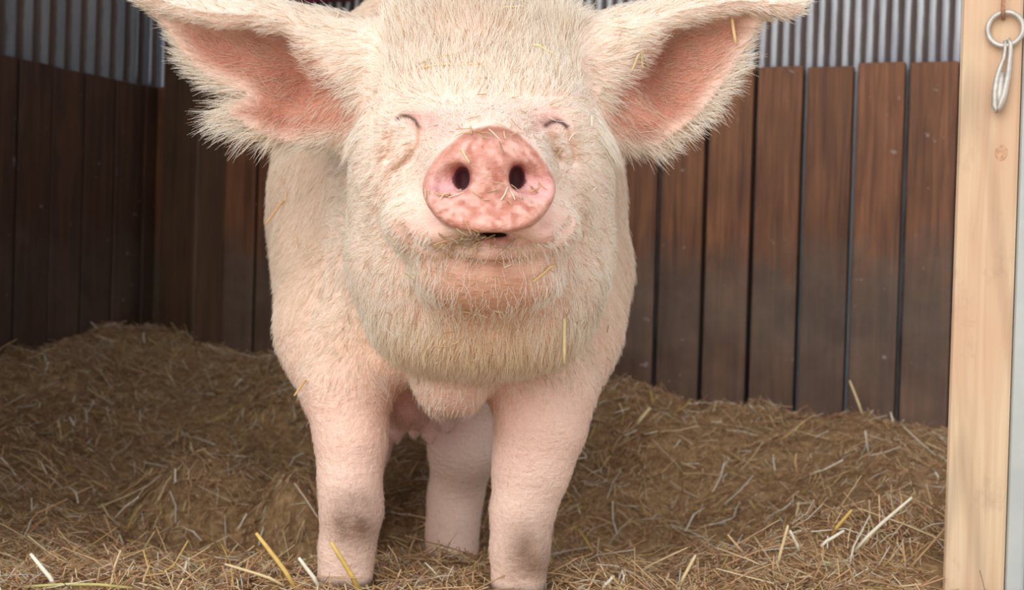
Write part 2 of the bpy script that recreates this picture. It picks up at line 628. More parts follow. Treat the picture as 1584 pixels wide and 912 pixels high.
def d_cone(P, a, b, r, s, sy):
    q = P - a
    ab = b - a
    if sy != 1.0:
        q = q * np.array([1, 1 / sy, 1]); ab = ab * np.array([1, 1 / sy, 1])
    t = np.clip((q @ ab) / (ab @ ab), 0, 1)
    d = q - t[:, None] * ab
    return np.sqrt((d * d).sum(1)) - (r + (s - r) * t)


def smin(a, b, k):
    h = np.maximum(k - np.abs(a - b), 0) / k
    return np.minimum(a, b) - h * h * k * 0.25


def smax(a, b, k):
    return -smin(-a, -b, k)


def poly_sd(x, y, pts):
    """signed distance to a closed polygon, negative inside"""
    pts = np.asarray(pts, float)
    d = np.full(x.shape, 1e18)
    s = np.ones(x.shape)
    n = len(pts)
    for i in range(n):
        ax, ay = pts[i]; bx, by = pts[i - 1]
        ex, ey = bx - ax, by - ay
        wx, wy = x - ax, y - ay
        t = np.clip((wx * ex + wy * ey) / (ex * ex + ey * ey), 0, 1)
        d = np.minimum(d, (wx - ex * t) ** 2 + (wy - ey * t) ** 2)
        c1, c2, c3 = y >= ay, y < by, ex * wy > ey * wx
        fl = (c1 & c2 & c3) | (~c1 & ~c2 & ~c3)
        s = np.where(fl, -s, s)
    return s * np.sqrt(d)


def line_sd(x, y, pts):
    """distance to a polyline (positive on its right side in image terms), plus position along it 0..1"""
    pts = np.asarray(pts, float)
    seg = np.sqrt(((pts[1:] - pts[:-1]) ** 2).sum(1)); cum = np.concatenate([[0], np.cumsum(seg)])
    best = np.full(x.shape, 1e18); sg = np.ones(x.shape); u = np.zeros(x.shape)
    for i in range(len(pts) - 1):
        ax, ay = pts[i]; ex, ey = pts[i + 1] - pts[i]
        wx, wy = x - ax, y - ay
        t = np.clip((wx * ex + wy * ey) / (ex * ex + ey * ey), 0, 1)
        d = (wx - ex * t) ** 2 + (wy - ey * t) ** 2
        m_ = d < best
        best = np.where(m_, d, best)
        sg = np.where(m_, np.sign(ex * wy - ey * wx), sg)
        u = np.where(m_, (cum[i] + t * seg[i]) / cum[-1], u)
    return sg * np.sqrt(best), u


def soft_line(x, y, pts, a=1 / 14.0):
    """smoothed distance to a polyline, without creases along its medial axis"""
    pts = smooth_open(pts, 4)
    acc = np.zeros(x.shape)
    for i in range(len(pts) - 1):
        ax, ay = pts[i]; ex, ey = pts[i + 1] - pts[i]
        t = np.clip(((x - ax) * ex + (y - ay) * ey) / (ex * ex + ey * ey), 0, 1)
        d = np.sqrt((x - ax - ex * t) ** 2 + (y - ay - ey * t) ** 2)
        acc += np.exp(-np.minimum(d, 500) * a)
    return np.maximum(-np.log(acc + 1e-18) / a + 26.0, 0)


def smooth_open(pts, n=4):
    pts = np.asarray(pts, float)
    P_ = np.concatenate([[2 * pts[0] - pts[1]], pts, [2 * pts[-1] - pts[-2]]])
    out = []
    for i in range(1, len(P_) - 2):
        p0, p1, p2, p3 = P_[i - 1:i + 3]
        for t in np.linspace(0, 1, n, endpoint=False):
            out.append(0.5 * ((2 * p1) + (-p0 + p2) * t + (2 * p0 - 5 * p1 + 4 * p2 - p3) * t * t + (-p0 + 3 * p1 - 3 * p2 + p3) * t ** 3))
    out.append(pts[-1])
    return np.array(out)


def smooth_poly(pts, n=4):
    """Chaikin-like closed Catmull resampling"""
    pts = np.asarray(pts, float); out = []
    m_ = len(pts)
    for i in range(m_):
        p0, p1, p2, p3 = pts[i - 1], pts[i], pts[(i + 1) % m_], pts[(i + 2) % m_]
        for t in np.linspace(0, 1, n, endpoint=False):
            out.append(0.5 * ((2 * p1) + (-p0 + p2) * t + (2 * p0 - 5 * p1 + 4 * p2 - p3) * t * t + (-p0 + 3 * p1 - 3 * p2 + p3) * t ** 3))
    return np.array(out)


# --- trunk ---------------------------------------------------------------
ell(702, 335, 2.13, 262, 372, 0.30, 0.05)                 # shoulders
c = W(668, 330, 2.45); PRIMS.append(('e', c, np.array([0.262, 0.48, 0.345]), 0.10, False, 0.0))   # barrel
c = W(642, 330, 2.78); PRIMS.append(('e', c, np.array([0.225, 0.25, 0.315]), 0.10, False, 0.0))   # rump
ell(733, 300, 1.92, 205, 240, 0.20, 0.08)                 # neck
ell(700, 455, 1.98, 225, 130, 0.15, 0.08)                 # chest
TRUNK = len(PRIMS)
BELLY_Z = W(690, 596, 2.2)[2]
# --- fore legs -------------------------------------------------------------
chain([(560, 430, 2.02, 118), (535, 520, 1.95, 92), (537, 600, 1.88, 67)], 0.05)
chain([(537, 600, 1.88, 67), (543, 680, 1.86, 52), (541, 740, 1.855, 44.5), (544, 790, 1.85, 44.5), (536, 850, 1.85, 39), (534, 888, 1.85, 41)], 0.02)
chain([(850, 430, 2.02, 118), (852, 520, 1.95, 92), (841, 600, 1.88, 78)], 0.05)
chain([(841, 600, 1.88, 78), (836, 660, 1.86, 67), (822, 725, 1.855, 56), (808, 790, 1.85, 45.5), (804, 850, 1.84, 42), (802, 892, 1.84, 41)], 0.02)
# hooves
for hx, hy, hY in ((534, 915, 1.835), (802, 922, 1.825)):
    for s in (-1, 1):
        chain([(hx + s * 17, hy - 24, hY + 0.012, 21), (hx + s * 20, hy + 6, hY - 0.012, 21)], 0.012)
# --- hind legs --------------------------------------------------------------
for base, k_ in ((715, 1.0), (545, 1.0)):
    ex = base - 715
    chain([(700 + ex * 0.75, 470, 2.72, 120), (728 + ex, 590, 2.58, 74), (718 + ex, 690, 2.54, 47), (704 + ex, 770, 2.58, 34),
           (699 + ex, 830, 2.55, 31), (702 + ex, 872, 2.53, 34)], 0.05)
    for s in (-1, 1):
        chain([(702 + ex + s * 13, 868, 2.52, 17), (702 + ex + s * 16, 896, 2.50, 17)], 0.012)
# --- brisket, udder -----------------------------------------------------------
ell(700, 548, 1.88, 84, 52, 0.10, 0.05)
ell(698, 597, 1.815, 55, 50, 0.065, 0.02)
ell(634, 618, 2.10, 46, 44, 0.14, 0.03)
ell(640, 600, 2.45, 70, 50, 0.20, 0.05)
for tx, ty, tY in ((612, 660, 2.05), (664, 666, 2.06), (640, 656, 2.16), (626, 604, 1.98), (690, 650, 2.30), (600, 650, 2.35), (680, 645, 2.45)):
    chain([(tx - 2, ty - 16, tY, 17), (tx, ty + 2, tY, 9), (tx + 2, ty + 17, tY, 5)], 0.018)
# --- tail -----------------------------------------------------------------------
tl = W(638, 220, 3.0)
for i_ in range(9):
    a0_, a1_ = i_ * 0.9, (i_ + 1) * 0.9
    f_ = lambda a: tl + np.array([0.025 * math.sin(a), 0.03 + 0.004 * a, -0.02 * a + 0.025 * math.cos(a)])
    PRIMS.append(('c', f_(a0_), f_(a1_), 0.013 - i_ * 0.001, 0.012 - i_ * 0.001, 0.012, False, 1.0))
# --- head -------------------------------------------------------------------------
ell(745, 120, 1.75, 178, 155, 0.15, 0.05)                # cranium
ell(743, 395, 1.735, 206, 158, 0.155, 0.05)              # jowls
ell(742, 505, 1.76, 150, 62, 0.13, 0.06)                 # throat
ell(745, 270, 1.70, 196, 165, 0.145, 0.05)               # cheeks
ell(640, 250, 1.64, 70, 90, 0.075, 0.05)
ell(855, 250, 1.64, 66, 90, 0.075, 0.05)
ell(748, 160, 1.645, 115, 95, 0.075, 0.05)               # forehead
chain([(757, 272, 1.455, 88), (754, 262, 1.62, 125)], 0.045)       # snout tube
ell(757, 232, 1.53, 78, 45, 0.10, 0.03)                  # bridge
ell(645, 345, 1.545, 50, 42, 0.06, 0.035)                # upper lips
ell(690, 362, 1.49, 44, 27, 0.05, 0.022)
ell(852, 350, 1.545, 42, 38, 0.055, 0.03)
ell(826, 362, 1.49, 40, 25, 0.05, 0.022)
ell(764, 388, 1.497, 56, 22, 0.042, 0.016)                # lower lip
ell(757, 430, 1.56, 108, 52, 0.065, 0.05)                 # chin
# eyelids
ell(630, 201, 1.583, 25, 16, 0.027, 0.012)
ell(862, 204, 1.583, 24, 15, 0.027, 0.012)
ell(652, 172, 1.585, 42, 16, 0.020, 0.025, rot=0.35)     # brows
ell(842, 172, 1.585, 42, 16, 0.020, 0.025, rot=-0.35)
# ear roots
chain([(600, 120, 1.74, 70), (540, 95, 1.725, 50), (495, 72, 1.71, 26)], 0.04)
chain([(890, 105, 1.74, 66), (945, 85, 1.725, 46), (990, 55, 1.71, 24)], 0.04)
chain([(590, 190, 1.75, 52), (530, 185, 1.745, 38), (480, 195, 1.73, 20)], 0.035)
chain([(895, 190, 1.75, 52), (955, 185, 1.745, 38), (1000, 195, 1.73, 20)], 0.035)
ADD_END = len(PRIMS)

RIM_L = [(580, 180), (556, 142), (530, 112), (503, 82), (478, 54), (446, 34), (398, 24), (340, 24), (280, 14), (205, -16)]
RIM_R = [(915, 180), (932, 142), (954, 104), (980, 66), (1012, 36), (1054, 20), (1098, 10), (1145, 2), (1190, 8), (1236, 8)]
EAR_L = smooth_poly([(600, 60), (560, 28), (500, 14), (440, 2), (360, -12), (280, -26), (205, -32), (188, -22), (214, 4), (248, 34), (272, 68), (298, 102), (336, 130),
         (380, 146), (360, 162), (352, 176), (392, 204), (440, 222), (500, 216), (560, 205), (600, 160)], 3)
EAR_R = smooth_poly([(885, 60), (915, 26), (965, 10), (1010, 2), (1060, -14), (1120, -28), (1180, -26), (1232, -4), (1238, 12), (1215, 28), (1190, 28), (1168, 50), (1154, 76),
         (1138, 104), (1108, 146), (1088, 172), (1064, 194), (1038, 212), (1008, 228), (980, 224), (940, 215), (890, 170)], 3)


def ear(P, px, py, poly, rim, side):
    Y = P[:, 1]
    d2 = poly_sd(px, py, poly) * Y / F
    v, _ = line_sd(px, py, rim)
    v = v * side                                 # >0 on the open, inner side
    u = np.clip((px - rim[0][0]) / (rim[-1][0] - rim[0][0]), 0, 1)
    sv = soft_line(px, py, rim)
    tipward = u
    ybase = 1.735 - 0.055 * tipward ** 1.2
    q = np.clip(np.where(v > 0, sv, v) / 150.0, 0, 1)
    depth = (0.075 * (1 - tipward) ** 0.7 + 0.018)
    cup = depth * (np.sin(np.pi * np.clip(q, 0, 1) ** 0.55) * 0.75 - 0.30 * (1 - q)) - 0.012 * q
    back = -depth * 0.30 + np.maximum(-v, 0) * 1.1 * 1.7 / F
    Yh = ybase + np.where(v > 0, cup, back)
    th = 0.0052
    dn = np.abs(Y - Yh) * 0.62 - th
    d = smax(d2, dn, 0.008)
    # rolled rim
    r = np.interp(u, [0, 0.25, 0.5, 0.8, 1.0], [0.014, 0.015, 0.013, 0.010, 0.007])
    yr = ybase - depth * 0.30 + 0.006
    dr = np.sqrt((v * 1.7 / F) ** 2 + (Y - yr) ** 2) - r
    d = smin(d, dr, 0.014)
    return d


SNOUT_POLY = smooth_poly([(759, 196), (724, 206), (702, 222), (681, 239), (667, 258), (655, 285), (656, 303), (664, 320), (680, 338), (700, 350), (730, 357), (760, 358), (790, 357),
              (820, 348), (845, 326), (858, 300), (856, 280), (848, 264), (829, 236), (804, 212), (784, 201)], 2)


GROOVES = []


def prim_reach():
    out = []
    for p in PRIMS:
        if p[0] == 'e':
            out.append((p[1], p[2].max(), p[3]))
        else:
            out.append(((p[1] + p[2]) / 2, np.linalg.norm(p[1] - p[2]) / 2 + max(p[3], p[4]), p[5]))
    return out


REACH = prim_reach()


def pig_near(P, cell=0.16):
    """pig_sdf for points close to the skin, blockwise with far volumes left out"""
    key = np.floor(P / cell).astype(np.int64)
    key = key[:, 0] * 1000003 + key[:, 1] * 1009 + key[:, 2]
    order = np.argsort(key, kind='stable')
    out = np.empty(len(P))
    cuts = np.nonzero(np.diff(key[order]))[0] + 1
    for ids in np.split(order, cuts):
        Q = P[ids]
        lo, hi = Q.min(0), Q.max(0)
        keep = []
        for n_, (c_, r_, k_) in enumerate(REACH):
            gap = np.linalg.norm(np.maximum(np.maximum(lo - c_, c_ - hi), 0))
            if gap - r_ < 0.07 + k_:
                keep.append(n_)
        out[ids] = pig_sdf(Q, keep)
    return out


def pig_sdf(P, keep=None):
    P = np.asarray(P, np.float64)
    d = np.full(len(P), 1.0)
    cutdone = False
    for n_ in (range(ADD_END) if keep is None else keep):
        p = PRIMS[n_]
        if n_ >= TRUNK and not cutdone:
            cutdone = True
            d = smax(d, BELLY_Z - P[:, 2], 0.14)
        if p[0] == 'e':
            _, c, r, k, neg, rot = p
            e = d_ell(P, c, r, rot)
        else:
            _, a, b, r, s, k, neg, sy = p
            e = d_cone(P, a, b, r, s, sy)
        d = smin(d, e, k)
    # things near the head only
    hm = (P[:, 1] < 1.90) & (P[:, 2] > 0.30)
    if hm.any():
        Q = P[hm]
        dh = d[hm]
        px, py = proj(Q)
        Y = Q[:, 1]
        em = np.abs(px - 745) > 130
        if em.any():
            e1 = dh[em]
            e1 = smin(e1, ear(Q[em], px[em], py[em], EAR_L, RIM_L, -1.0), 0.022)
            e1 = smin(e1, ear(Q[em], px[em], py[em], EAR_R, RIM_R, 1.0), 0.022)
            dh[em] = e1
        sm = (np.abs(px - 757) < 190) & (Y < 1.7) & (py < 520)
        if sm.any():
            x, y, yy = px[sm], py[sm], Y[sm]
            ds = dh[sm]
            # rooting disc; its top leans back a little, faint dome
            front = 1.405 + 0.022 * np.clip((278 - y) / 80, -1, 1) + 0.010 * ((x - 757) / 100) ** 2
            d2 = poly_sd(x, y, SNOUT_POLY) * yy / F + 0.010
            dn = np.maximum(front + 0.012 - yy, yy - (front + 0.036))
            w0, w1 = np.maximum(d2, 0), np.maximum(dn, 0)
            disc = np.minimum(np.maximum(d2, dn), 0) + np.sqrt(w0 * w0 + w1 * w1) - 0.0105
            ds = smin(ds, disc, 0.016)
            QQ = Q[sm]

            def carve(ds, c, r, k, rot=0.0):
                return smax(ds, -d_ell(QQ, c, np.array(r), rot), k)
            s_ = 1.41 / F
            # nostrils: wide flare then a deep hole
            ds = carve(ds, W(697, 279, 1.407), (31 * s_, 0.019, 25 * s_), 0.009, 0.12)
            ds = carve(ds, W(821, 281, 1.407), (32 * s_, 0.019, 24 * s_), 0.009, -0.35)
            ds = carve(ds, W(715, 275, 1.425), (12 * s_, 0.030, 19 * s_), 0.009)
            ds = carve(ds, W(799, 274, 1.425), (12 * s_, 0.030, 19 * s_), 0.009)
            # dent between, chin crease and mouth
            ds = carve(ds, W(763, 362, 1.46), (27 * s_, 0.026, 4.8 * s_), 0.005)
            for a_, b_, r_, k_ in GROOVES:
                ds = smax(ds, -d_cone(QQ, a_, b_, r_, r_, 1.0), k_)
            dh[sm] = ds
        d[hm] = dh
    return d


def trace(px, py, y0=1.36, y1=1.75):
    """first point of the skin on the line of sight through a pixel"""
    d = FWD + (px - CX) / F * RGT - (py - CY) / F * UPV
    ys = np.linspace(y0, y1, 400)
    Q = CAM + d[None] * (ys / d[1])[:, None]
    v = pig_sdf(Q)
    h = np.nonzero(v < 0)[0]
    return Q[h[0]] if len(h) else Q[-1]


EYES = (((614, 184), (622, 179), (632, 180), (641, 185), (648, 197)), ((844, 194), (852, 189), (862, 187), (870, 190), (877, 197)))
TRACKS = (((648, 200), (646, 222), (630, 246), (608, 262)), ((606, 205), (598, 240)), ((851, 206), (858, 230), (868, 246)), ((880, 205), (888, 246)))
_gl = []
for pts_, r_, out_, k_ in ([(e_, 0.0052, 0.0010, 0.005) for e_ in EYES] + [(t_, 0.0055, 0.0026, 0.008) for t_ in TRACKS] +
                           [(((659, 182), (657, 204)), 0.0035, 0.002, 0.006), (((838, 197), (818, 206)), 0.0035, 0.002, 0.006),
                            (((735, 366), (712, 378), (690, 387), (665, 388), (640, 380), (620, 356)), 0.0045, 0.0018, 0.008),
                            (((790, 366), (812, 378), (834, 386), (858, 378), (876, 360), (886, 342)), 0.0045, 0.0018, 0.008),
                            (((700, 408), (730, 416), (765, 419), (800, 416), (826, 408)), 0.006, 0.0045, 0.012)]):
    tr_ = [trace(*q_) + np.array([0, -out_, 0]) for q_ in pts_]
    _gl += [(a_, b_, r_, k_) for a_, b_ in zip(tr_[:-1], tr_[1:])]
GROOVES = _gl


def axis(parts):
    out = []
    for a, b, h in parts:
        out.append(np.arange(a, b - 1e-9, h))
    return np.concatenate(out)


ax_ = axis([(-0.50, -0.15, 0.004), (-0.15, 0.12, 0.0024), (0.12, 0.46, 0.004)])
ay_ = axis([(1.34, 1.64, 0.0026), (1.64, 1.80, 0.0036), (1.80, 1.98, 0.005), (1.98, 3.20, 0.009)])
az_ = axis([(-0.20, 0.30, 0.0048), (0.30, 0.42, 0.0036), (0.42, 0.64, 0.0024), (0.64, 0.93, 0.0036)])


def surface_nets():
    nx_, ny_, nz_ = len(ax_), len(ay_), len(az_)
    st = 5
    ix, iy, iz = [np.unique(np.append(np.arange(0, n_, st), n_ - 1)) for n_ in (nx_, ny_, nz_)]
    C = np.stack(np.meshgrid(ax_[ix], ay_[iy], az_[iz], indexing='ij'), -1)
    cs = C.shape[:3]
    cv = np.concatenate([pig_sdf(b) for b in np.array_split(C.reshape(-1, 3), 8)]).reshape(cs)
    V = np.empty((nx_, ny_, nz_), np.float32)
    # nearest coarse sample everywhere
    jx = np.clip(np.round(np.arange(nx_) / st).astype(int), 0, len(ix) - 1)
    jy = np.clip(np.round(np.arange(ny_) / st).astype(int), 0, len(iy) - 1)
    jz = np.clip(np.round(np.arange(nz_) / st).astype(int), 0, len(iz) - 1)
    V[:] = cv[np.ix_(jx, jy, jz)]
    # half a coarse cell diagonal plus slack decides what is evaluated finely
    hy = np.interp(ay_[:-1], ay_, np.gradient(ay_)); hy = np.append(hy, hy[-1])
    tol = 0.5 * st * np.sqrt(0.0042 ** 2 * 2 + hy ** 2) * 1.45 + 0.004
    near = np.abs(V) < tol[None, :, None]
    I = np.nonzero(near)
    P = np.stack([ax_[I[0]], ay_[I[1]], az_[I[2]]], 1)
    vals = pig_near(P)
    V[I] = vals
    S = V < 0
    # active cells
    s8 = [S[a:nx_ - 1 + a, b:ny_ - 1 + b, c:nz_ - 1 + c] for a in (0, 1) for b in (0, 1) for c in (0, 1)]
    cnt = sum(x.astype(np.int8) for x in s8)
    act = (cnt > 0) & (cnt < 8)
    A = np.stack(np.nonzero(act), 1)
    vid = np.full(act.shape, -1, np.int32)
    vid[A[:, 0], A[:, 1], A[:, 2]] = np.arange(len(A))
    acc = np.zeros((len(A), 3)); num = np.zeros(len(A))
    corners = [(a, b, c) for a in (0, 1) for b in (0, 1) for c in (0, 1)]
    xyz = lambda Q: np.stack([ax_[Q[:, 0]], ay_[Q[:, 1]], az_[Q[:, 2]]], 1)
    for c0 in corners:
        for dim in range(3):
            if c0[dim]:
                continue
            c1 = list(c0); c1[dim] = 1
            q0, q1 = A + c0, A + c1
            v0, v1 = V[q0[:, 0], q0[:, 1], q0[:, 2]], V[q1[:, 0], q1[:, 1], q1[:, 2]]
            m_ = (v0 < 0) != (v1 < 0)
            t = (v0[m_] / (v0[m_] - v1[m_]))[:, None]
            acc[m_] += xyz(q0[m_]) * (1 - t) + xyz(q1[m_]) * t
            num[m_] += 1
    verts = acc / num[:, None]
    quads = []
    for dim in range(3):
        o1, o2 = [(1, 2), (2, 0), (0, 1)][dim]
        lo = [slice(None)] * 3; hi = [slice(None)] * 3
        lo[dim] = slice(0, -1); hi[dim] = slice(1, None)
        a, b = S[tuple(lo)], S[tuple(hi)]
        E = np.stack(np.nonzero(a != b), 1)
        E = E[(E[:, o1] > 0) & (E[:, o2] > 0)]
        E = E[(E[:, o1] < act.shape[o1]) & (E[:, o2] < act.shape[o2])]
        e1 = np.zeros(3, int); e1[o1] = 1
        e2 = np.zeros(3, int); e2[o2] = 1
        g = lambda Q: vid[Q[:, 0], Q[:, 1], Q[:, 2]]
        q = np.stack([g(E - e1 - e2), g(E - e2), g(E), g(E - e1)], 1)
        inside = a[E[:, 0], E[:, 1], E[:, 2]]
        q[~inside] = q[~inside][:, ::-1]
        quads.append(q)
    quads = np.concatenate(quads)
    quads = quads[(quads >= 0).all(1)]
    return verts, quads


def sdf_grad(P, e=0.0012):
    g = np.zeros_like(P)
    for i_ in range(3):
        o = np.zeros(3); o[i_] = e
        g[:, i_] = pig_near(P + o) - pig_near(P - o)
    return g / (np.linalg.norm(g, axis=1, keepdims=True) + 1e-12), np.linalg.norm(g, axis=1) / (2 * e)


PV, PQ = surface_nets()
# one projection step onto the true surface
d0 = pig_near(PV)
PN, gl = sdf_grad(PV)
step = np.clip(d0 / np.maximum(gl, 0.5), -0.0025, 0.0025)
PV = PV - PN * step[:, None]
# light Laplacian smoothing to calm creases
def relax(Vv, Q, it, lam):
    n_ = len(Vv)
    for _ in range(it):
        s = np.zeros_like(Vv); c_ = np.zeros(n_)
        for a, b in ((0, 1), (1, 2), (2, 3), (3, 0)):
            for i_ in range(3):
                s[:, i_] += np.bincount(Q[:, a], Vv[Q[:, b], i_], n_) + np.bincount(Q[:, b], Vv[Q[:, a], i_], n_)
            c_ += np.bincount(Q[:, a], minlength=n_) + np.bincount(Q[:, b], minlength=n_)
        Vv = Vv * (1 - lam) + lam * s / np.maximum(c_, 1)[:, None]
    return Vv
PV = relax(PV, PQ, 2, 0.5)
print('pig verts', len(PV), 'quads', len(PQ))

# ---- colouring of the skin, per vertex
ppx, ppy = proj(PV)
pY = PV[:, 1]
N3 = lambda s, o=0.0: vnoise(PV[:, 0] * s + o, PV[:, 2] * s + PV[:, 1] * s * 0.7 + o)
skin = np.tile(srgb(243, 210, 193), (len(PV), 1))
skin = skin * (1 + 0.06 * N3(25)[:, None])


def paint(w, col):
    global skin
    w = np.clip(w, 0, 1)[:, None]
    skin = skin * (1 - w) + col * w


def spot(cx, cy, rx, ry, Y0, Y1, p=2.0):
    return np.exp(-(np.abs((ppx - cx) / rx) ** p + np.abs((ppy - cy) / ry) ** p)) * ((pY > Y0) & (pY < Y1))


paint(0.55 * spot(702, 620, 330, 130, 1.7, 2.0), srgb(226, 172, 148))                 # rosy chest, some of its shading put into the colour
paint(0.8 * spot(640, 640, 80, 60, 1.95, 2.7), srgb(214, 160, 160))                    # udder
# inner ears
inL = np.clip((-line_sd(ppx, ppy, RIM_L)[0] - 8) / 30, 0, 1) * np.clip(-poly_sd(ppx, ppy, EAR_L) / 30, 0, 1) * (pY < 1.80) * (ppx < 585)
inR = np.clip((line_sd(ppx, ppy, RIM_R)[0] - 8) / 30, 0, 1) * np.clip(-poly_sd(ppx, ppy, EAR_R) / 30, 0, 1) * (pY < 1.80) * (ppx > 910)
EARIN = np.maximum(inL, inR) * (PN[:, 1] < 0.2)
paint(0.95 * EARIN, srgb(192, 126, 102))
paint(0.6 * EARIN * np.clip(0.5 + N3(40), 0, 1), srgb(172, 106, 88))
# pink face bare spots
paint(0.75 * spot(668, 185, 42, 26, 1.4, 1.75), srgb(226, 160, 150))
paint(0.7 * spot(838, 185, 38, 26, 1.4, 1.75), srgb(226, 162, 152))
paint(0.75 * spot(648, 352, 45, 36, 1.4, 1.68), srgb(240, 188, 170))
paint(0.75 * spot(852, 352, 40, 34, 1.4, 1.68), srgb(236, 180, 162))
paint(0.80 * spot(760, 452, 125, 68, 1.4, 1.78, 3.0), srgb(224, 164, 134))
paint(0.55 * spot(765, 405, 62, 34, 1.4, 1.6) * np.clip(0.6 + 0.9 * N3(70), 0, 1), srgb(176, 106, 80))
paint(0.7 * spot(770, 372, 42, 12, 1.35, 1.6), srgb(214, 150, 142))
# snout disc
sd_ = poly_sd(ppx, ppy, SNOUT_POLY)
SN = np.clip((4 - sd_) / 6, 0, 1) * np.clip((1.452 - pY) / 0.006, 0, 1)
paint(SN, srgb(222, 164, 147))
paint(SN * 0.7 * np.clip(0.15 + 1.5 * N3(60), 0, 1), srgb(184, 110, 88))
paint(SN * 0.75 * np.clip(-0.1 + 1.8 * N3(150, 2), 0, 1), srgb(176, 104, 82))
paint(SN * 0.6 * np.clip(0.0 + 1.6 * N3(190, 5), 0, 1), srgb(240, 190, 176))
paint(SN * 0.85 * np.clip((222 - ppy) / 22, 0, 1), srgb(150, 104, 82))                 # earth on top of the disc
paint(SN * 0.5 * np.clip((sd_ + 12) / 12, 0, 1), srgb(184, 112, 88))
for cx, cy in ((690, 288), (830, 290)):
    paint(0.9 * spot(cx, cy, 25, 16, 1.3, 1.46), srgb(244, 190, 192))
for cx, cy in ((712, 262), (803, 260)):
    paint(0.75 * spot(cx, cy, 24, 12, 1.3, 1.46), srgb(150, 88, 70))
paint(0.6 * spot(757, 262, 16, 24, 1.3, 1.44) * np.clip(0.5 + N3(90), 0, 1), srgb(168, 98, 76))
for cx in (713, 801):
    paint(0.9 * ((np.abs(ppx - cx) < 14) & (np.abs(ppy - 274) < 20) & (pY > 1.428) & (pY < 1.5)), srgb(136, 84, 92))
paint(1.0 * ((np.abs(ppx - 763) < 27) & (np.abs(ppy - 363) < 8) & (pY > 1.474) & (pY < 1.56)), srgb(84, 52, 42))
# eye slits, lash and crease shadow put into the colour; stained tear tracks
for pts in EYES:
    dl_, _ = line_sd(ppx, ppy, pts)
    paint(0.97 * np.exp(-(dl_ / 3.6) ** 2) * (pY < 1.7), srgb(70, 38, 30))
for pts in TRACKS:
    dl_, _ = line_sd(ppx, ppy, pts)
    paint(0.7 * np.exp(-(dl_ / 5.0) ** 2) * (pY < 1.7), srgb(178, 130, 92))
# yellowed jowl fringe
paint(0.40 * spot(742, 530, 180, 40, 1.5, 1.85), srgb(224, 176, 120))
# dirt on the knees, trotters
paint(1.0 * spot(546, 806, 40, 46, 1.7, 2.0, 2.6) * np.clip(0.95 + 0.3 * N3(45), 0, 1), srgb(96, 62, 42))
paint(1.0 * spot(818, 862, 40, 54, 1.7, 2.0, 2.6) * np.clip(0.95 + 0.3 * N3(45, 9), 0, 1), srgb(104, 70, 48))
paint(0.55 * spot(700, 668, 70, 26, 1.7, 1.9), srgb(140, 92, 66))
hoof = np.clip((0.022 - PV[:, 2]) / 0.010, 0, 1) * (pY < 2.1) + np.clip((-0.085 - PV[:, 2]) / 0.012, 0, 1) * (pY > 2.2)
paint(hoof, srgb(92, 78, 66))
paint(0.35 * np.clip((0.16 - PV[:, 2]) / 0.15, 0, 1) * (1 - np.clip(hoof, 0, 1)), srgb(214, 176, 150))

pig_me = np_mesh('pig_skin', PV, PQ)
at = pig_me.color_attributes.new('skin_colour', 'FLOAT_COLOR', 'POINT')
at.data.foreach_set('color', np.concatenate([np.clip(skin, 0, 1), np.ones((len(skin), 1))], 1).astype(np.float32).ravel())
m = Nodes('pig_skin')
ca = m.n('ShaderNodeVertexColor', layer_name='skin_colour')
n1 = m.noise(m.coords(), 140, 4, 0.6)
n2 = m.noise(m.coords((1, 1, 2.2)), 60, 3, 0.6)
colr = m.mix(0.5, ca.outputs[0], m.ramp(n1, [(0.3, 0.86), (0.7, 1.06)]), 'MULTIPLY')
m.l(colr, m.b.inputs['Base Color'])
m.b.inputs['Roughness'].default_value = 0.55
m.b.inputs['Subsurface Weight'].default_value = 0.22
m.b.inputs['Subsurface Radius'].default_value = (1.0, 0.45, 0.3)
m.b.inputs['Subsurface Scale'].default_value = 0.008
m.b.inputs['Specular IOR Level'].default_value = 0.35
am = m.n('ShaderNodeMath', operation='ADD')
m.l(n1, am.inputs[0]); m.l(n2, am.inputs[1])
m.bump(am.outputs[0], 0.55, 0.005)
pig = link('pig', pig_me, m.mat, None, True)
tag(pig, 'large pinkish white bristly pig facing forward with wide ears and raised snout', 'pig')
pig_bvh = BVHTree.FromPolygons(PV.tolist(), PQ.tolist())


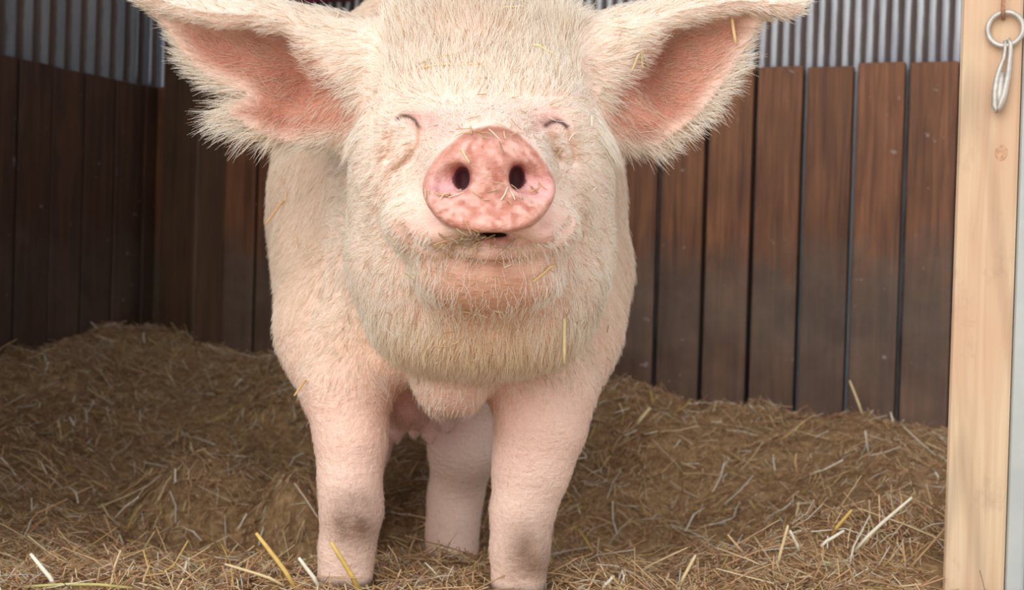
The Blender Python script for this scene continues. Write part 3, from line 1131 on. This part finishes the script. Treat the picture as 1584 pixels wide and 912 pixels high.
# ------------------------------------------------------------------ bristles
def hair_coat(count):
    q0, q1, q2, q3 = (PV[PQ[:, i_]] for i_ in range(4))
    area = 0.5 * np.linalg.norm(np.cross(q2 - q0, q3 - q1), axis=1)
    cen = (q0 + q1 + q2 + q3) / 4
    cpx, cpy = proj(cen)
    Y = cen[:, 1]
    snt = poly_sd(cpx, cpy, SNOUT_POLY)
    head = (Y < 1.86) & (cpy < 600)
    dens = np.where(head, 1.0, np.where(Y < 2.15, 0.62, 0.22))
    dens = np.where((cpy > 480) & (Y < 2.1) & ~head, 0.62 - 0.22 * np.clip((cpy - 480) / 140, 0, 1), dens)
    inn = EARIN[PQ[:, 0]]
    dens = np.where(inn > 0.3, 0.38, dens)
    dens = np.where((snt < 6) & (Y < 1.485), 0.0, dens)
    bare = np.exp(-((cpx - 765) / 112) ** 4 - ((cpy - 442) / 72) ** 4) * (Y < 1.75)
    bare = np.maximum(bare, 0.8 * np.exp(-((cpx - 668) / 34) ** 2 - ((cpy - 190) / 20) ** 2) * (Y < 1.7))
    bare = np.maximum(bare, 0.8 * np.exp(-((cpx - 840) / 32) ** 2 - ((cpy - 190) / 20) ** 2) * (Y < 1.7))
    bare = np.maximum(bare, 0.75 * np.exp(-((cpx - 645) / 34) ** 2 - ((cpy - 352) / 30) ** 2) * (Y < 1.7))
    bare = np.maximum(bare, 0.75 * np.exp(-((cpx - 855) / 32) ** 2 - ((cpy - 355) / 28) ** 2) * (Y < 1.7))
    dens = dens * (1 - 0.9 * bare)
    dens = np.where((cen[:, 2] < 0.05) & (Y < 2.1), 0.06, dens)
    dens = np.where((Y > 2.2) & (cen[:, 2] < 0.2), 0.12, dens)
    bump_ = np.exp(-((cpx - 700) / 62) ** 2 - ((cpy - 605) / 40) ** 2) * (Y < 1.95)
    dens = dens * (1 - 0.72 * bump_)
    for e_ in EYES:
        dens = dens * (1 - 0.95 * np.exp(-(line_sd(cpx, cpy, e_)[0] / 7) ** 2) * (Y < 1.7))
    # nothing inside nostrils or mouth
    dens = np.where((Y > 1.42) & (Y < 1.56) & (np.abs(cpx - 760) < 90) & (cpy > 245) & (cpy < 372), 0.0, dens)
    p = area * dens
    p /= p.sum()
    f = rng.choice(len(PQ), count, p=p)
    a, b = rng.random((count, 1)), rng.random((count, 1))
    root = (q0[f] * (1 - a) + q1[f] * a) * (1 - b) + (q3[f] * (1 - a) + q2[f] * a) * b
    nrm = PN[PQ[f, 0]]
    hpx, hpy = proj(root)
    Y = root[:, 1]
    # ---- combing
    sn_c = W(757, 285, 1.44)
    flow = root - sn_c                                    # away from the snout
    flow /= np.linalg.norm(flow, axis=1, keepdims=True)
    flow += np.array([0, 0.2, -0.25])
    isbody = Y > 1.86
    flow[isbody] = np.array([-0.10, 0.55, -0.75])
    legs = (hpy + rng.normal(0, 38, count) > 575) & (Y > 1.78)
    flow[legs] = np.array([0, 0.1, -1.0])
    chin = (hpy > 400) & (Y < 1.86) & ~legs
    flow[chin] = flow[chin] * 0.8 + np.array([0, 0, -0.55])
    fore = (hpy < 150) & (np.abs(hpx - 745) < 150) & (Y < 1.86)
    flow[fore] = np.stack([(hpx[fore] - 745) / 260, np.full(fore.sum(), -0.15), np.full(fore.sum(), 0.9)], 1)
    earL = (poly_sd(hpx, hpy, EAR_L) < 4) & (Y < 1.86) & (hpx < 570)
    earR = (poly_sd(hpx, hpy, EAR_R) < 4) & (Y < 1.86) & (hpx > 915)
    for msk, poly, sgn in ((earL, EAR_L, -1), (earR, EAR_R, 1)):
        lowf = np.clip((hpy[msk] - 60) / 130, 0, 1)
        flow[msk] = np.stack([np.full(msk.sum(), sgn * 0.95), np.full(msk.sum(), -0.05), 0.40 - 0.95 * lowf], 1)
    ears = earL | earR
    tang = flow - nrm * (flow * nrm).sum(1, keepdims=True)
    tang /= np.linalg.norm(tang, axis=1, keepdims=True) + 1e-9
    # ---- swirl
    sw = 0.55 * vnoise(root[:, 0] * 34, root[:, 2] * 34 + root[:, 1] * 20) + 0.35 * rng.normal(size=count)
    bit = np.cross(nrm, tang)
    tang = tang * np.cos(sw)[:, None] + bit * np.sin(sw)[:, None]
    # ---- length
    L = np.full(count, 0.0145)
    L = np.where(fore, 0.027, L)
    L = np.where((hpy < 60) & fore, 0.036, L)
    edge = np.where(hpx < 745, poly_sd(hpx, hpy, EAR_L), poly_sd(hpx, hpy, EAR_R))
    L = np.where(ears, 0.020, L)
    L = np.where(ears & (edge > -22) & (hpy > 90), 0.030, L)
    tuft = np.exp(-((hpx - 375) / 40) ** 2 - ((hpy - 180) / 30) ** 2) * earL
    L = L + 0.016 * tuft
    L = np.where(ears & (hpy < 60) & (np.abs(hpx - 745) > 330), 0.014, L)
    L = np.where((hpy > 470) & (hpy < 580) & (Y < 1.80) & (np.abs(hpx - 742) < 205), 0.022, L)
    L = np.where(isbody, 0.019 - 0.010 * np.clip((hpy - 420) / 160, 0, 1), L)
    L = np.where(legs, 0.0065, L)
    brisk = np.exp(-((hpx - 704) / 60) ** 2 - ((hpy - 640) / 25) ** 2) * (Y < 1.9)
    L = np.where(brisk > 0.2, 0.012, L)
    nose_d = np.exp(-(np.maximum(poly_sd(hpx, hpy, SNOUT_POLY), 0) / 45) ** 2) * (Y < 1.62)
    L = L * (1 - 0.55 * nose_d)
    L = L * rng.uniform(0.55, 1.25, count)
    lift = rng.uniform(0.12, 0.45, count) + np.where(fore, 0.25, 0) + np.where(isbody, 0.08, 0)
    dirn = tang * np.cos(lift)[:, None] + nrm * np.sin(lift)[:, None]
    t = np.linspace(0, 1, 4)
    grav = np.array([0, 0, -0.16])
    pts = root[:, None, :] + dirn[:, None, :] * (L[:, None] * t)[..., None] \
        + (tang * 0.28 + grav)[:, None, :] * (L[:, None] * t * t)[..., None]
    pts += nrm[:, None, :] * (-0.0006)
    # ---- clumps: hairs of one small cell lean together
    cell = np.floor((root + 0.004 * rng.normal(size=root.shape) * 0.4) / 0.0085).astype(np.int64)
    key = cell[:, 0] * 73856093 ^ cell[:, 1] * 19349663 ^ cell[:, 2] * 83492791
    _, inv = np.unique(key, return_inverse=True)
    nC = inv.max() + 1
    cnt = np.bincount(inv, minlength=nC)
    tip = pts[:, -1]
    mt = np.stack([np.bincount(inv, tip[:, i_], nC) / cnt for i_ in range(3)], 1)[inv]
    amt = rng.uniform(0.25, 0.65, count)[:, None]
    for j, wgt in ((1, 0.15), (2, 0.5), (3, 1.0)):
        pts[:, j] += (mt - tip) * amt * wgt
    pts[:, 1:3] += rng.normal(0, 0.0005, (count, 2, 3))
    # ---- colours
    col = np.tile(srgb(250, 243, 232), (count, 1))
    r_ = rng.random(count)
    col = np.where((r_ < 0.25)[:, None], srgb(248, 234, 210), col)
    col = np.where((r_ < 0.08)[:, None], srgb(196, 166, 132), col)
    def tint(w, c):
        nonlocal col
        w = np.clip(w, 0, 1)[:, None]
        col = col * (1 - w) + c * w
    tint(0.5 * np.exp(-((hpx - 742) / 200) ** 2 - ((hpy - 535) / 40) ** 2) * (Y < 1.88), srgb(240, 206, 156))
    tint(0.65 * EARIN[PQ[f, 0]], srgb(216, 166, 134))
    tint(0.35 * np.exp(-((hpx - 735) / 120) ** 2 - ((hpy - 30) / 60) ** 2) * (Y < 1.9), srgb(214, 180, 144))
    tint(0.45 * isbody * ~legs, srgb(246, 222, 196))
    tint(0.6 * legs, srgb(240, 208, 188))
    tint(0.8 * np.exp(-((hpx - 548) / 38) ** 2 - ((hpy - 803) / 44) ** 2) * (Y < 2.1), srgb(96, 62, 42))
    tint(0.8 * np.exp(-((hpx - 818) / 38) ** 2 - ((hpy - 862) / 50) ** 2) * (Y < 2.1), srgb(104, 70, 48))
    tint(0.9 * np.exp(-((hpx - 712) / 44) ** 2 - ((hpy - 656) / 16) ** 2) * (Y < 1.95), srgb(96, 62, 40))
    for pl_ in TRACKS:
        dd, _ = line_sd(hpx, hpy, pl_)
        tint(0.8 * np.exp(-(dd / 6) ** 2) * (Y < 1.7), srgb(188, 142, 98))
    rad0 = rng.uniform(0.00018, 0.00032, count) * np.where(legs, 0.65, 1.0)
    radii = rad0[:, None] * np.array([1.0, 0.95, 0.75, 0.30])[None, :]
    cv = bpy.data.hair_curves.new('bristles')
    cv.add_curves([4] * count)
    cv.attributes['position'].data.foreach_set('vector', pts.astype(np.float32).ravel()) if 'position' in cv.attributes else cv.points.foreach_set('position', pts.astype(np.float32).ravel())
    ra = cv.attributes.get('radius') or cv.attributes.new('radius', 'FLOAT', 'POINT')
    ra.data.foreach_set('value', radii.astype(np.float32).ravel())
    cc = cv.attributes.new('bristle_colour', 'FLOAT_COLOR', 'CURVE')
    cc.data.foreach_set('color', np.concatenate([np.clip(col, 0, 1), np.ones((count, 1))], 1).astype(np.float32).ravel())
    return cv


m = Nodes('pig_bristle')
an = m.n('ShaderNodeAttribute', attribute_name='bristle_colour')
m.l(an.outputs['Color'], m.b.inputs['Base Color'])
m.b.inputs['Roughness'].default_value = 0.5
m.b.inputs['Specular IOR Level'].default_value = 0.3
tr = m.n('ShaderNodeBsdfTranslucent')
m.l(an.outputs['Color'], tr.inputs['Color'])
mx = m.n('ShaderNodeMixShader')
mx.inputs[0].default_value = 0.30
m.l(m.b.outputs[0], mx.inputs[1]); m.l(tr.outputs[0], mx.inputs[2])
m.l(mx.outputs[0], m.out.inputs['Surface'])
cv = hair_coat(190000)
cv.materials.append(m.mat)
coat = bpy.data.objects.new('bristles', cv)
COL.objects.link(coat)
coat.parent = pig
tag(coat, 'coarse white and straw yellow bristles', kind='stuff')

# ------------------------------------------------------------------ straw
def straw_mat():
    m = Nodes('straw')
    a = m.n('ShaderNodeAttribute', attribute_name='straw_colour')
    n1 = m.noise(m.coords(), 220, 2, 0.5)
    c = m.mix(0.5, a.outputs['Color'], m.ramp(n1, [(0.3, 0.8), (0.7, 1.1)]), 'MULTIPLY')
    m.l(c, m.b.inputs['Base Color'])
    m.b.inputs['Roughness'].default_value = 0.55
    return m.mat


STRAW = straw_mat()


def straw_mesh(name, C, D, L, Rw, colr, bend=0.15):
    """triangular stalks in two bent segments: centres C, directions D, lengths L, half widths Rw"""
    n_ = len(C)
    D = D / np.linalg.norm(D, axis=1, keepdims=True)
    up = np.tile([0.0, 0.0, 1.0], (n_, 1)) + 0.3 * rng.normal(size=(n_, 3))
    S = np.cross(D, up); S /= np.linalg.norm(S, axis=1, keepdims=True) + 1e-9
    U = np.cross(S, D)
    side = rng.normal(0, bend, (n_, 2))
    V = np.empty((n_, 9, 3))
    for j, t in enumerate((-0.5, 0.0, 0.5)):
        o = (S * side[:, :1] + U * side[:, 1:]) * (L * (1 - 4 * t * t) * 0.35)[:, None]
        c_ = C + D * (L * t)[:, None] + o
        w = Rw * (1.0 if t <= 0 else 0.8)
        for q in range(3):
            a = 2 * math.pi * q / 3 + 0.5
            V[:, j * 3 + q] = c_ + (S * math.cos(a) + U * math.sin(a) * 0.6) * w[:, None]
    fl = []
    for j in range(2):
        for q in range(3):
            fl.append((j * 3 + q, j * 3 + (q + 1) % 3, j * 3 + 3 + (q + 1) % 3, j * 3 + 3 + q))
    Fc = (np.arange(n_)[:, None, None] * 9 + np.array(fl)[None]).reshape(-1, 4)
    me = np_mesh(name, V.reshape(-1, 3), Fc)
    at = me.color_attributes.new('straw_colour', 'FLOAT_COLOR', 'POINT')
    cc = np.repeat(np.concatenate([np.clip(colr, 0, 1), np.ones((n_, 1))], 1), 9, axis=0)
    at.data.foreach_set('color', cc.astype(np.float32).ravel())
    return me


PALETTE = np.array([srgb(190, 144, 104), srgb(160, 116, 84), srgb(212, 172, 126), srgb(226, 198, 154), srgb(124, 88, 62), srgb(234, 222, 200), srgb(206, 172, 100)])


def straw_cols(n_, p):
    c_ = PALETTE[rng.choice(len(PALETTE), n_, p=p)]
    return c_ * rng.uniform(0.8, 1.15, (n_, 1))


def on_floor(x, y):
    db = (x - corner[0]) * BN[0] + (y - corner[1]) * BN[1]
    dl = (x - pl[0]) * BD[0] + (y - pl[1]) * BD[1]
    ok = (db > 0.03) & (dl > 0.03)
    for hx, hy, r in ((W(534, 900, 1.85)[0], 1.85, 0.045), (W(802, 900, 1.84)[0], 1.84, 0.045), (W(702, 880, 2.52)[0], 2.52, 0.05), (W(532, 880, 2.52)[0], 2.52, 0.05)):
        ok &= (x - hx) ** 2 + (y - hy) ** 2 > r * r
    fx_ = (x - fl[0]) * BD[0] + (y - fl[1]) * BD[1]
    fy_ = (x - fl[0]) * BN[0] + (y - fl[1]) * BN[1]
    ok &= ~((np.abs(fy_) < 0.06) & (fx_ < 0.9)) & (db < 2.9)
    ok &= ~((np.abs(x - front_post.location.x - 0.02) < 0.065) & (np.abs(y - front_post.location.y - 0.04) < 0.065))
    return ok


def scatter(n_, x0, x1, y0, y1, lmin, lmax, wmin, wmax, p, tilt, lift):
    x = rng.uniform(x0, x1, n_); y = rng.uniform(y0, y1, n_)
    k = on_floor(x, y); x, y = x[k], y[k]
    n_ = len(x)
    z = ground(x, y)
    e = 0.01
    gx_ = (ground(x + e, y) - z) / e; gy_ = (ground(x, y + e) - z) / e
    an = rng.uniform(0, 2 * math.pi, n_)
    D = np.stack([np.cos(an), np.sin(an), np.cos(an) * gx_ + np.sin(an) * gy_ + rng.normal(0, tilt, n_)], 1)
    L = lmin + (lmax - lmin) * rng.random(n_) ** 2.2
    C = np.stack([x, y, z + lift * rng.random(n_) + np.abs(D[:, 2]) * L * 0.15], 1)
    return C, D, L, rng.uniform(wmin, wmax, n_), straw_cols(n_, p)


def joined(*sets):
    return [np.concatenate(a) for a in zip(*sets)]


dull = [0.34, 0.20, 0.22, 0.11, 0.04, 0.06, 0.03]
gold = [0.18, 0.08, 0.30, 0.24, 0.02, 0.11, 0.07]
bed = joined(
    scatter(125000, -2.0, 1.7, 2.05, 4.1, 0.008, 0.048, 0.0005, 0.0012, dull, 0.35, 0.014),
    scatter(4800, -2.0, 1.7, 2.15, 4.1, 0.03, 0.10, 0.0010, 0.0026, [0.10, 0.04, 0.26, 0.28, 0.0, 0.25, 0.07], 0.25, 0.020))
o = link('straw_bedding', straw_mesh('straw_bedding', *bed), STRAW)
tag(o, 'brown trodden straw bedding heaped along the shed walls', 'straw', kind='stuff')
frt = joined(  # paler mix puts the open-sky light at the front into the straw
    scatter(30000, -1.0, 1.0, 1.45, 2.12, 0.010, 0.055, 0.0005, 0.0013, [0.22, 0.09, 0.29, 0.22, 0.02, 0.11, 0.05], 0.35, 0.012),
    scatter(2200, -1.0, 1.0, 1.5, 2.2, 0.04, 0.14, 0.0009, 0.0020, gold, 0.30, 0.014))
o = link('straw_litter', straw_mesh('straw_litter', *frt), STRAW)
tag(o, 'paler golden straw scattered along the front edge around the trotters', 'straw', kind='stuff')


# single stalks one can pick out
def stalk(p0, p1, r, col, label, name='straw_stalk', flat=0.55, extra=None, group=None, cat='straw stalk'):
    p0, p1 = Vector(p0), Vector(p1)
    mid = (p0 + p1) / 2 + Vector((0, 0, 0.03 * (p1 - p0).length))
    me = tube_mesh(name, [p0, p0.lerp(mid, 0.5) + Vector((0, 0, 0.002)), mid, p1.lerp(mid, 0.5), p1], [r, r * 1.05, r, r * 0.95, r * 0.7], 6, False, flat)
    at = me.color_attributes.new('straw_colour', 'FLOAT_COLOR', 'POINT')
    at.data.foreach_set('color', np.tile(np.append(col, 1.0), (len(me.vertices), 1)).astype(np.float32).ravel())
    o = link(name, me, STRAW, None, True)
    tag(o, label, cat, group)
    return o


GOLD, PALEY, WHITE, GREENY = srgb(214, 178, 98), srgb(220, 196, 146), srgb(232, 224, 202), srgb(198, 188, 116)
G_ = 'loose straw stalks picked out by the light'
def ground_hit(px, py):
    """distance at which the line of sight through a pixel meets the straw"""
    ys = np.linspace(1.45, 3.6, 1200)
    d = FWD + (px - CX) / F * RGT - (py - CY) / F * UPV
    Q = CAM + d[None] * (ys / d[1])[:, None]
    k = np.nonzero(Q[:, 2] < ground(Q[:, 0], Q[:, 1]) + 0.012)[0]
    return ys[k[0]] if len(k) else 3.0


for (x0, y0, x1, y1, Y0, Y1, r, col, lab) in (
        (86, 908, 47, 856, 1.86, 1.90, 0.0030, WHITE, 'short thick white stalk leaning at the lower left in the front straw'),
        (456, 908, 396, 824, 1.80, 1.84, 0.0030, GOLD, 'bent golden stalk standing just left of the left front trotter'),
        (492, 906, 462, 862, 1.80, 1.82, 0.0026, WHITE, 'short white stalk touching the left front trotter'),
        (556, 914, 512, 838, 1.78, 1.79, 0.0032, GOLD, 'thick golden stalk standing in front of the left front trotter'),
        (440, 906, 348, 872, 1.82, 1.84, 0.0020, PALEY, 'thin yellow stalk lying left of the bent golden stalk'),
        (205, 909, -8, 910, 1.84, 1.84, 0.0019, GREENY, 'long yellow stalk lying flat along the lower left edge'),
        (1322, 852, 1411, 769, 2.06, 2.02, 0.0026, WHITE, 'long white stalk slanting up in the straw beside the pine post'),
        (1203, 874, 1219, 812, 2.02, 2.03, 0.0022, PALEY, 'upright pale stalk in the front straw, taller of a close pair'),
        (1236, 852, 1222, 820, 2.04, 2.04, 0.0024, WHITE, 'short upright white stalk right beside the taller upright pale stalk'),
        (1272, 868, 1376, 914, 1.96, 1.90, 0.0021, GREENY, 'green yellow stalk lying at the lower right before the post'),
        (1288, 826, 1318, 788, 2.10, 2.10, 0.0026, GOLD, 'golden brown stalk tip left of the long white slanting stalk'),
        (1270, 845, 1306, 820, 2.08, 2.10, 0.0024, WHITE, 'flat pale stalk lying just below the long white slanting stalk'),
        (986, 656, 1006, 630, 3.02, 3.05, 0.0042, PALEY, 'pale stalk on the straw mound right of the pig'),
        (1334, 642, 1314, 588, 3.06, 3.10, 0.0026, PALEY, 'thin pale stalk standing against the back wall boards'),
        (1052, 906, 1076, 858, 1.94, 1.96, 0.0024, PALEY, 'forked looking pale stalk rising right of the right front trotter'),
        (932, 912, 950, 890, 1.86, 1.87, 0.0022, WHITE, 'short pale stalk near the lower edge right of the right trotter')):
    yh = ground_hit(x0, min(y0, 911))
    stalk(W(x0, y0, yh), W(x1, y1, yh - 0.012 + 0.5 * (Y1 - Y0)), r, col, lab, group=G_)


def hit(px, py):
    d = FWD + (px - CX) / F * RGT - (py - CY) / F * UPV
    d = d / np.linalg.norm(d)
    loc, nor, _, dist = pig_bvh.ray_cast(Vector(CAM), Vector(d))
    return loc, nor


# stalks caught in the coat
for (x0, y0, x1, y1, r, col, lab) in (
        (868, 488, 868, 558, 0.0019, PALEY, 'upright pale stalk stuck on the jowl bristles'),
        (1132, 20, 1140, 70, 0.0021, srgb(236, 196, 140), 'pale stalk stuck upright inside the right ear'),
        (986, 82, 972, 110, 0.0014, PALEY, 'short straw on the right ear rim, leftmost of three'),
        (988, 80, 989, 104, 0.0013, PALEY, 'short straw on the right ear rim, middle of three'),
        (990, 80, 998, 107, 0.0013, PALEY, 'short straw on the right ear rim, rightmost of three'),
        (656, 110, 745, 104, 0.0014, srgb(222, 186, 130), 'long thin tan straw lying across the forehead'),
        (652, 104, 722, 84, 0.0010, srgb(212, 176, 124), 'thin straw on the forehead above the long tan one'),
        (821, 74, 858, 92, 0.0012, srgb(238, 220, 150), 'thin yellow straw on the forehead near the right ear'),
        (770, 22, 812, 14, 0.0012, srgb(238, 222, 170), 'thin pale straw on top of the head'),
        (852, 408, 820, 432, 0.0014, srgb(220, 184, 120), 'thin tan straw on the jaw right of the chin'),
        (713, 232, 728, 252, 0.0011, PALEY, 'short pale straw on the snout disc above the left nostril')):
    a, na = hit(x0, y0); b, nb_ = hit(x1, y1)
    if a is None or b is None or (a - b).length > 0.12:
        a = Vector(W(x0, y0, 1.70)) if a is None else a
        na = Vector((0, -1, 0)) if na is None else na
        b = Vector(W(x1, y1, a.y)); nb_ = na
    lift_ = 0.006 if y0 < 600 and not (650 < x0 < 860 and 190 < y0 < 360) else 0.002
    stalk(a + na * lift_, b + nb_ * lift_, r, col, lab, group='straws caught in the bristles')
for (x0, y0, x1, y1, lab) in ((432, 312, 410, 348, 'bent straw hanging off the left flank of the pig'),
                              (466, 590, 455, 612, 'small straw hanging off the left foreleg')):
    a, na = hit(x0 + 14, y0)
    a = a if a is not None else Vector(W(x0, y0, 2.0))
    stalk(Vector(W(x0 + 8, y0 - 2, a.y)), W(x1, y1, a.y - 0.01), 0.0016, srgb(214, 168, 112), lab, group='straws caught in the bristles')

# crumbs of chaff on the snout, lips and coat
CH = []
for cx, cy, sx_, sy_, n_ in ((712, 372, 20, 12, 60), (762, 204, 28, 6, 16), (800, 296, 24, 8, 24), (690, 305, 22, 5, 12), (785, 382, 22, 7, 12),
                             (760, 440, 60, 30, 18), (740, 80, 90, 60, 40), (610, 440, 45, 60, 26), (900, 420, 25, 90, 26), (700, 530, 110, 22, 36),
                             (470, 330, 25, 110, 16), (880, 250, 20, 60, 10), (870, 800, 30, 60, 5)):
    for _ in range(n_):
        CH.append((rng.normal(cx, sx_), rng.normal(cy, sy_), cy < 400 and 640 < cx < 830))
Cs, Ds, Ls, Rs = [], [], [], []
for x, y, nose in CH:
    loc, nor = hit(x, y)
    if loc is None or (1.425 < loc.y < 1.5 and 690 < x < 825 and 245 < y < 305):
        continue
    t = Vector(rng.normal(size=3)); t = t - nor * t.dot(nor) * 0.9
    Cs.append(np.array(loc + nor * (0.0025 if nose else 0.007))); Ds.append(np.array(t))
    Ls.append(rng.uniform(0.006, 0.018)); Rs.append(rng.uniform(0.0005, 0.0011))
me = straw_mesh('chaff', np.array(Cs), np.array(Ds), np.array(Ls), np.array(Rs), straw_cols(len(Cs), [0.04, 0.0, 0.26, 0.38, 0.0, 0.20, 0.12]))
o = link('chaff', me, STRAW)
tag(o, 'crumbs of chopped straw stuck to the snout, lips and coat', 'chaff', kind='stuff')
